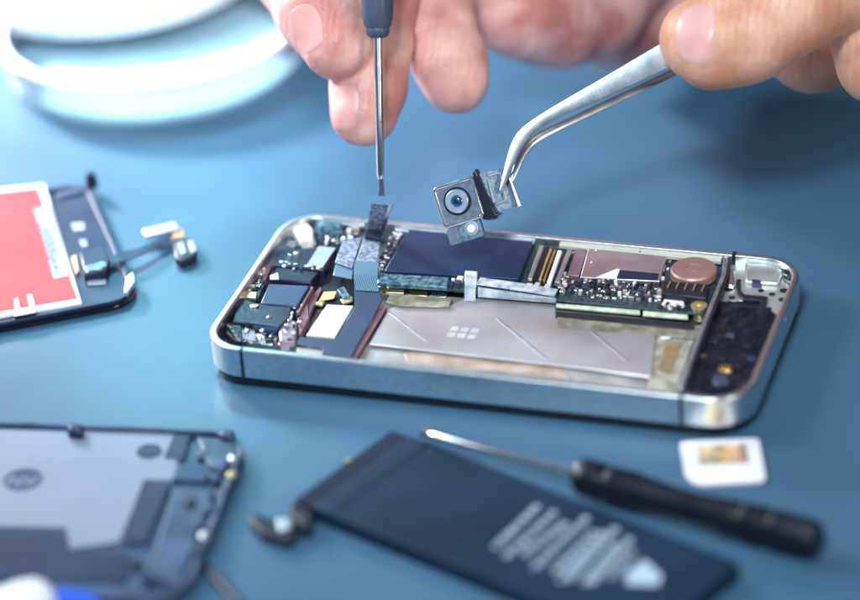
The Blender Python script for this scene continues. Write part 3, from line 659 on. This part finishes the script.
rd = build('red_film', MB().prism(Q(2.55, (77, 298), (38, 187), (-130, 207), (-110, 329)), 2.4, 2.55), 'red', ds)
lb = build('film_label', MB().prism(Q(2.66, (34, 209), (50, 206), (71, 275), (54, 279)), 2.55, 2.66), 'label', ds)
ln = MB()
for i, (t0, t1) in enumerate(((0.15, .8), (.25, .9), (.3, .6))):
    a_, b3_ = at(36+i*4.0, 214-i*.5, 2.72), at(53+i*4.0, 272-i*.5, 2.72)
    s_ = t0
    while s_ < t1:
        e_2 = s_+random.uniform(.03, .10); ln.band([a_+(b3_-a_)*s_, a_+(b3_-a_)*(s_+e_2)/2+(b3_-a_)*0 if False else a_+(b3_-a_)*((s_+e_2)/2), a_+(b3_-a_)*e_2], (.55, .1, 0), .03); s_ = e_2+.025
build('label_print', ln, 'ink', lb)
part2 = lambda nm, m, z0, z1, pts, par, bv=.1, **k: build(nm, MB().prism(Q(z1, *pts), z0, z1), m, par, bevel=bv, **k)
part2('clip', 'steel_dull', 2.56, 3.0, [(12, 311), (15, 310), (14, 299), (18, 297), (21, 309), (30, 307), (27, 295), (32, 294), (36, 307), (36, 312), (14, 316)], ds)
part2('driver_chip', 'scrdark', 1.75, 4.0, [(79, 251), (104, 247), (110, 260), (106, 270), (84, 274)], ds, .4)
part2('solder_patch', 'bright', 4.0, 4.2, [(84, 266), (104, 261), (107, 266), (87, 272)], ds)
part2('amber_tab', 'orange', 1.8, 2.6, [(71, 257), (76, 254), (79, 270), (76, 274)], ds)
part2('white_tab', 'label', 1.8, 2.1, [(87, 280), (106, 279), (106, 284), (88, 285)], ds)
part2('pad', 'label', 1.8, 2.0, [(71, 223), (84, 222), (85, 230), (74, 231)], ds)
part2('pad', 'label', 1.8, 2.0, [(79, 240), (86, 239), (88, 246), (82, 247)], ds)
part2('pad', 'bluesat', 1.8, 2.3, [(57, 192), (80, 187), (82, 192), (60, 197)], ds)
part2('clip', 'steel_dull', 1.8, 3.2, [(126, 277), (133, 271), (135, 281), (127, 292), (124, 292)], ds, .2)
build('alignment_post', MB().lathe(at(92, 187, 1.8), (0, 0, 1), [(0, 1.5), (2.5, 1.3), (3.6, 1.0)], 20), 'scrdark', ds)
fc = build('flex_cable', MB().band([at(*q_) for q_ in ((106, 262, 3.4), (118, 258, 3.2), (135, 254, 2.8), (150, 247, 2.6), (162, 240, 2.4), (172, 236, 2.2))], [V3(.8, 5.6, 0), V3(.4, 5.4, 0), V3(.2, 5.0, 0), V3(-.3, 5.0, 0), V3(-.2, 5.2, 0), V3(0, 5.6, 0)], .25), 'scrdark', ds)
part2('amber_tab', 'orange', 1.6, 2.2, [(162, 231), (182, 229), (184, 236), (166, 238)], fc)
part2('connector_bar', 'steel_dull', 1.9, 3.1, [(142, 229), (174, 222), (180, 228), (146, 236)], fc, .3)
cn = part2('connector', 'black', .4, 2.3, [(173, 241), (192, 237), (197, 254), (181, 261), (175, 258)], fc, .4)
for dx in (0, 10): part2('connector_pins', 'label', 2.3, 2.7, [(177+dx, 243-dx*.2), (183+dx, 241-dx*.2), (187+dx, 252-dx*.2), (181+dx, 255-dx*.2)], cn, .2)

# ------------------------------------------------------------------ back half of another phone, lower left
c1 = at(252, 431, 3.0); u = at(0, 420, 3.0)-at(225, 429, 3.0); u = u[:2]/np.linalg.norm(u[:2]); v = np.array([-u[1], u[0]])
if v[1] > 0: v = -v
T = frame2(c1[:2], u, v)
bp_ = thing('phone_back_panel', 'dark phone housing half with silver sheet and logo oval lying open', 'phone part', (c1[0]+u[0]*55+v[0]*28, c1[1]+u[1]*55+v[1]*28, 0))
build('tray', MB().prism(T(rrect(116, 59, 9, 10, 58, 29.5)), .2, 1.8), 'panel', bp_, bevel=.3)
build('rim', MB().ring(T(rrect(116, 59, 9, 10, 58, 29.5)), T(rrect(113.6, 56.6, 7.8, 10, 58, 29.5)), 1.8, 3.2), 'panel', bp_, bevel=.3, seg=3)
sh = part2('silver_sheet', 'silverpanel', 1.8, 2.4, [(-160, 424), (175, 433), (164, 458), (178, 459), (172, 480), (145, 479), (120, 541), (70, 548), (66, 527), (-170, 522)], bp_, .1)
part2('navy_sheet', 'navy', 1.8, 2.3, [(-170, 523), (66, 528), (70, 550), (128, 553), (126, 582), (-170, 574)], bp_)
part2('navy_sheet', 'navy', 2.4, 2.7, [(146, 481), (171, 481), (146, 543), (122, 541)], bp_)
part2('navy_sheet', 'navy', 2.4, 2.6, [(174, 434), (190, 434), (184, 459), (166, 458)], bp_)
oc = at(149, 451, 2.45); build('round_pad', MB().lathe(oc, (0, 0, 1), [(0, 2.5), (.25, 2.4)], 32), 'navy', sh)
def disc2(px, py, z, rx, ry):
    c = at(px, py, z); return [(c[0]+rx*math.cos(2*math.pi*i/36), c[1]+ry*math.sin(2*math.pi*i/36)) for i in range(36)]
lo_o = build('logo_oval', MB().prism(disc2(23, 479, 2.5, 3.9, 3.9), 2.4, 2.5), 'bluesat', sh)
lg = MB()
for a in range(5):
    p = at(10+a*6.2, 480+(a % 2)*2, 2.53); lg.box(p, (.7, 2.8-(a % 2), .05)); lg.box(p+V3(.6, .8, 0), (1.1, .5, .05))
build('logo_mark', lg, 'silverpanel', lo_o)
part2('side_block', 'bluesat', 1.8, 2.8, [(176, 462), (215, 464), (206, 480), (172, 479)], bp_, .3)
part2('side_block', 'panel', 1.8, 2.9, [(174, 486), (214, 490), (180, 585), (146, 575)], bp_, .5)
part2('side_block', 'panel', 1.8, 3.3, [(196, 436), (236, 438), (240, 448), (222, 470), (206, 462)], bp_, .6)
for i, (x, y) in enumerate(((203, 452), (216, 475), (190, 500), (200, 520), (222, 492), (196, 545), (136, 560), (147, 573), (212, 505))):
    part2('clip', random.choice(['black', 'bluesat', 'panel', 'panel']), 2.0, random.uniform(3.2, 4.2), [(x-6, y-4), (x+5, y-3), (x+4, y+5), (x-7, y+4)], bp_, .4)
for x, y in ((234, 460), (205, 537)): build('screw', MB().lathe(at(x, y, 3.2), (0, 0, 1), [(0, 1.1), (.6, 1.0), (.9, .5), (.95, .1)], 20), 'steel_dull', bp_)
for x, y in ((232, 476),): build('screw', MB().lathe(at(x, y, 3.2), (0, 0, 1), [(0, 1.0), (.5, .9), (.7, .3)], 20), 'goldpale', bp_)
for x, y in ((75, 425), (227, 431)): part2('hinge_lug', 'scrdark', 1.5, 4.4, [(x-8, y-3), (x+8, y-2), (x+8, y+6), (x-8, y+5)], bp_, .7)

# ------------------------------------------------------------------ battery
z4 = 3.9; A0, A1, A2 = at(292, 497, z4), at(392, 427.5, z4), at(741, 562, z4)
ux = (A2-A1)[:2]/np.linalg.norm((A2-A1)[:2]); uy = (A0-A1)[:2]; uy = uy-ux*(uy@ux); Wb = np.linalg.norm(uy); uy /= Wb; Lb = np.linalg.norm((A2-A1)[:2])
T = frame2(A1[:2], ux, uy)
bt = thing('battery', 'flat black phone battery with rows of pale print lying by the front edge', 'battery', (*T([(Lb/2, Wb/2)])[0], 0))
cell = build('cell', MB().prism(T(rrect(Lb-5, Wb, .9, 4, (Lb+5)/2, Wb/2)), .1, z4), 'foil', bt, bevel=.55, seg=4)
build('header_cap', MB().prism(T(rrect(6.4, Wb-.3, .6, 4, 3.2, Wb/2)), .15, z4-.35), 'foilcap', bt, bevel=.4, seg=3)
build('wrap_seam', MB().prism(T([(9.2, .4), (10.4, .4), (10.4, Wb-.4), (9.2, Wb-.4)]), z4, z4+.06), 'foilcap', bt)
gp = at(348, 459, z4); build('gold_contact', MB().box((gp[0], gp[1], z4-.3), (1.2, 1.0, .5)), 'gold', bt, bevel=.1)
# rows of small pale print run across the cell
pb = MB()
for (xa, ya, xb, yb) in ((275, 60, 95, 235), (345, 85, 140, 272), (390, 130, 215, 262), (478, 108, 252, 322), (505, 165, 338, 335), (545, 170, 365, 372), (595, 152, 400, 365), (600, 215, 460, 385), (655, 195, 490, 380), (665, 250, 560, 368)):
    a_, b3_ = at(470+xa/4.095, 490+ya/4.095, z4+.03), at(470+xb/4.095, 490+yb/4.095, z4+.03)
    n = np.linalg.norm(b3_-a_); d = (b3_-a_)/n; w = V3(-d[1], d[0], 0); s_ = 0
    while s_ < n-.4:
        l = min(random.uniform(.9, 2.6), n-s_); k_ = 0
        while k_ < l-.3:                              # letter-like strokes
            c_w = random.uniform(.28, .5); hgt = random.choice((1.3, 1.3, 1.6))
            p = a_+d*(s_+k_+c_w/2); pb.box(p+w*(hgt-1)/2, (c_w*.8, hgt, .03), d, w); k_ += c_w+.04
        s_ += l+.45
build('label_print', pb, 'print', cell, smooth=False)
tr3 = [at(470+x/4.095, 490+y/4.095, z4+.02) for x, y in ((715, 285), (785, 350), (770, 390), (640, 385), (640, 340))]
build('warning_triangle', MB().slab(tr3, V3(0, 0, .03)), 'print', cell, smooth=False)
# ribbon tail and plug of the battery
tl = build('tail', MB().band([at(*q_) for q_ in ((303, 506, 1.9), (298, 518, 1.8), (292, 526, 1.6), (280, 528, 1.5), (262, 522, 1.4))], [V3(2.6, 2.4, 0), V3(2.6, 2.4, 0), V3(2, 3, 0), V3(.6, 3.4, 0), V3(0, 3.4, 0)], .35), 'foilcap', bt)
part2('tail_block', 'black', .3, 3.4, [(290, 501), (312, 510), (311, 524), (302, 526), (297, 519), (288, 512)], bt, .4)
pl = part2('plug', 'black', .3, 2.4, [(252, 510), (274, 520), (298, 521), (296, 534), (288, 541), (262, 533), (250, 522)], bt, .5)
part2('plug_contacts', 'steel_dull', 2.4, 2.9, [(276, 518), (291, 517), (292, 526), (279, 530)], pl, .2)

# ------------------------------------------------------------------ SIM card
sm = thing('sim_card', 'small white card with gold chip and one clipped corner beside the phone', 'sim card', (*at(722, 460, 0)[:2], 0))
cs = [at(x, y, .8)[:2] for x, y in ((679, 441), (759, 437.5), (766, 480), (697, 484), (685, 474))]
def rounded(P, r):
    out = []; n = len(P)
    for i in range(n):
        p = np.array(P[i]); a = np.array(P[i-1])-p; b = np.array(P[(i+1) % n])-p
        la, lb_ = np.linalg.norm(a), np.linalg.norm(b); q = min(r, la*.45, lb_*.45); a = p+a/la*q; b = p+b/lb_*q
        for k in range(7):
            t_ = k/6; out.append(tuple((1-t_)**2*a+2*t_*(1-t_)*p+t_*t_*b))
    return out
cdm = build('card', MB().prism(rounded(cs, 1.5), .05, .81), 'simwhite', sm, bevel=.1)
K['simgold'] = mat('dull_gold_pads', (.60, .44, .20), .34, 1, .15, 300)
chp = build('chip', MB().prism(rounded([at(x, y, .85)[:2] for x, y in ((697, 446), (746, 444), (749, 462.5), (699, 464))], .8), .81, .86), K['simgold'], sm)
gr = MB()
def cp(a, b): return at((697+49*a)*(1-b)+(699+50*a)*b, (446-2*a)*(1-b)+(464-1.5*a)*b, .87)
for (a, b, c, d) in ((.33, 0, .33, 1), (.67, 0, .67, 1), (0, .33, .33, .33), (0, .66, .33, .66), (.67, .33, 1, .33), (.67, .66, 1, .66), (.33, .5, .5, .5)):
    p, q_ = cp(a, b), cp(c, d); gr.tube([p, q_], .13, 4)
build('chip_groove', gr, 'bronze', chp)

# ------------------------------------------------------------------ second screwdriver lying on the table
a0 = at(421, 431, 5.2); a1 = at(577, 474.5, 4.6); a2 = at(820, 541, 4.0); ax = a2-a1; Lh = np.linalg.norm(ax); ax /= Lh
s2 = thing('screwdriver', 'screwdriver with black grip lying behind the battery', 'screwdriver', (a1[0], a1[1], 0))
axs = (a1-a0)/np.linalg.norm(a1-a0); Ls = np.linalg.norm(a1-a0)
build('shaft', MB().lathe(a0, axs, [(0, .7), (.3, 1.15), (2.2, 1.2), (2.6, .95), (Ls+1, 1.0)], 24), 'bright', s2)
build('handle', MB().lathe(a1, ax, [(-.4, 1.6), (0, 2.9), (.8, 3.5), (2.5, 3.8), (5.5, 3.8), (6.0, 3.2), (6.8, 3.2), (7.3, 3.7), (12, 3.8), (16, 3.35), (20, 3.0), (25, 3.0), (30, 3.3), (34, 3.7), (34.3, 3.2), (35.2, 3.2), (35.5, 3.75), (40, 3.85), (40.3, 3.3), (41.2, 3.3), (41.5, 3.9), (Lh-3, 3.9), (Lh-1, 3.6), (Lh, 2.6)], 10), 'handle', s2, bevel=.25)

# ------------------------------------------------------------------ round dish at the back left
dc = V3(-122, 111.5, 0); R0 = 37
di = thing('round_dish', 'round clear dish with thick white rim at the back left', 'dish', dc)
build('wall', MB().lathe(dc, (0, 0, 1), [(.2, R0-3), (.6, R0-.8), (2, R0), (9, R0+.2), (10.2, R0), (10.2, R0-1.2), (9, R0-1.5), (3, R0-2.2), (1.8, R0-4)], 128, cap=False), 'dish', di)
build('rim', MB().lathe(dc, (0, 0, 1), [(10.0, R0+.7), (10.0, R0+.9), (11.4, R0+.9), (11.8, R0+.4), (11.8, R0-.9), (11.4, R0-1.4), (10.2, R0-1.4), (10.0, R0+.7)], 128, cap=False), 'dishrim', di)
build('floor', MB().lathe(dc, (0, 0, 1), [(.2, R0-2.7), (1.6, R0-3), (2.0, R0-6), (2.0, .1)], 96), 'dishfloor', di)
lid = thing('glass_lid', 'pale round lid with white edge resting tilted on the dish', 'lid', dc+V3(-8, 16, 6))
tn = V3(.03, -.04, 1); tn /= np.linalg.norm(tn); l0 = dc+V3(-28, 37, 9)
build('pane', MB().lathe(l0, tn, [(2, .1), (2, 41), (3.2, 41), (3.2, .1)], 96, cap=False), 'dishfloor', lid)
build('edge_ring', MB().lathe(l0, tn, [(0, 41), (0, 42.6), (3.6, 42.8), (4.2, 42.3), (4.2, 41.3), (3.6, 41), (0, 41)], 96, cap=False), 'dishrim', lid)

# ------------------------------------------------------------------ things cut by the lower edge
e0 = at(-60, 640, 5); e1 = at(32, 602, 5); ax = (e1-e0)/np.linalg.norm(e1-e0)
pn = thing('marker_cap', 'white rounded cap with bright blue base at the lower left corner', 'cap', (e1[0], e1[1], 0))
build('cap', MB().lathe(e0, ax, [(0, 4.8), (10, 4.9), (18, 4.7), (21, 4.0), (22.6, 2.8), (23.3, 1.2), (23.4, .1)], 40), 'white', pn)
build('base', MB().prism(rounded(Q(3, (-30, 640), (52, 586), (98, 590), (104, 640)), 3), .2, 3.0), 'bluepl', pn, bevel=.6)
wr = MB().tube([at(*q_) for q_ in ((202, 566, 1.2), (212, 574, 1.0), (224, 586, .9), (236, 600, .9), (252, 626, .9))], [.7, .9, 1.0, 1.0, 1.0], 10)
o = build('cable', wr, 'black'); o['label'] = 'short dark wire leaving the corner of the lower left housing'; o['category'] = 'cable'

# ------------------------------------------------------------------ light
w = bpy.data.worlds.new('World'); scene.world = w; w.use_nodes = True
nt = w.node_tree; N = nt.nodes; Lk = nt.links; bg = N['Background']; bg.inputs['Strength'].default_value = .32
tc = N.new('ShaderNodeTexCoord'); dt = N.new('ShaderNodeVectorMath'); dt.operation = 'DOT_PRODUCT'
dv_ = V3(-.85, .35, .4); dv_ /= np.linalg.norm(dv_); dt.inputs[1].default_value = tuple(dv_)
rp_ = N.new('ShaderNodeValToRGB'); mr = N.new('ShaderNodeMapRange'); mr.inputs['From Min'].default_value = -1
e = rp_.color_ramp.elements; e[0].position = .25; e[0].color = (.025, .05, .10, 1); e[1].position = .95; e[1].color = (.55, .85, 1.15, 1)
k_ = e.new(.62); k_.color = (.12, .25, .42, 1)
Lk.new(tc.outputs['Generated'], dt.inputs[0]); Lk.new(dt.outputs['Value'], mr.inputs['Value']); Lk.new(mr.outputs['Result'], rp_.inputs['Fac']); Lk.new(rp_.outputs['Color'], bg.inputs['Color'])
def area(name, pos, aim, size, power, col, sy=None):
    l = bpy.data.lights.new(name, 'AREA'); l.energy = power; l.color = col; l.size = size*S
    if sy: l.shape = 'RECTANGLE'; l.size_y = sy*S
    o = bpy.data.objects.new(name, l); C.objects.link(o); o.location = Vector(V3(*pos)*S)
    o.rotation_euler = (Vector(aim)-Vector(pos)).to_track_quat('-Z', 'Y').to_euler(); return o
area('left_key_light', (-430, 30, 300), (-60, 0, 0), 220, 3.1, (.86, .94, 1.0))  # unseen key light, placed for the left-to-right falloff over the table
area('front_key_light', (40, -430, 540), (-20, 20, 0), 100, 4.6, (.84, .93, 1.0))  # unseen light high on the camera side, set from the hands' shadows
area('front_fill', (60, -820, 560), (-20, 0, 20), 420, 1.0, (.84, .95, 1.0))  # added fill behind the camera, gives the tweezers something bright to reflect
bl_ = area('dish_flare_light', (-310, 190, 130), (-165, 145, 0), 50, 1.1, (1.0, .97, 1.0)); bl_.data.spread = math.radians(75)  # unseen light added to blow out the dish, standing in for lens flare
sp = area('aqua_spot', (-150, 150, 150), tuple(at(235, 190, 0)), 25, .035, (.3, .85, 1.0)); sp.data.spread = math.radians(50)  # added cyan light, stands in for a reflected patch on the tabletop
area('warm_lamp', (420, -260, 260), (60, 0, 20), 120, 1.1, (1.0, .88, .74))
scene.view_settings.view_transform = 'Standard'; scene.view_settings.look = 'None'; scene.view_settings.gamma = 1
scene.view_settings.exposure = -0.1
scene.render.engine = 'CYCLES'; scene.cycles.max_bounces = 8
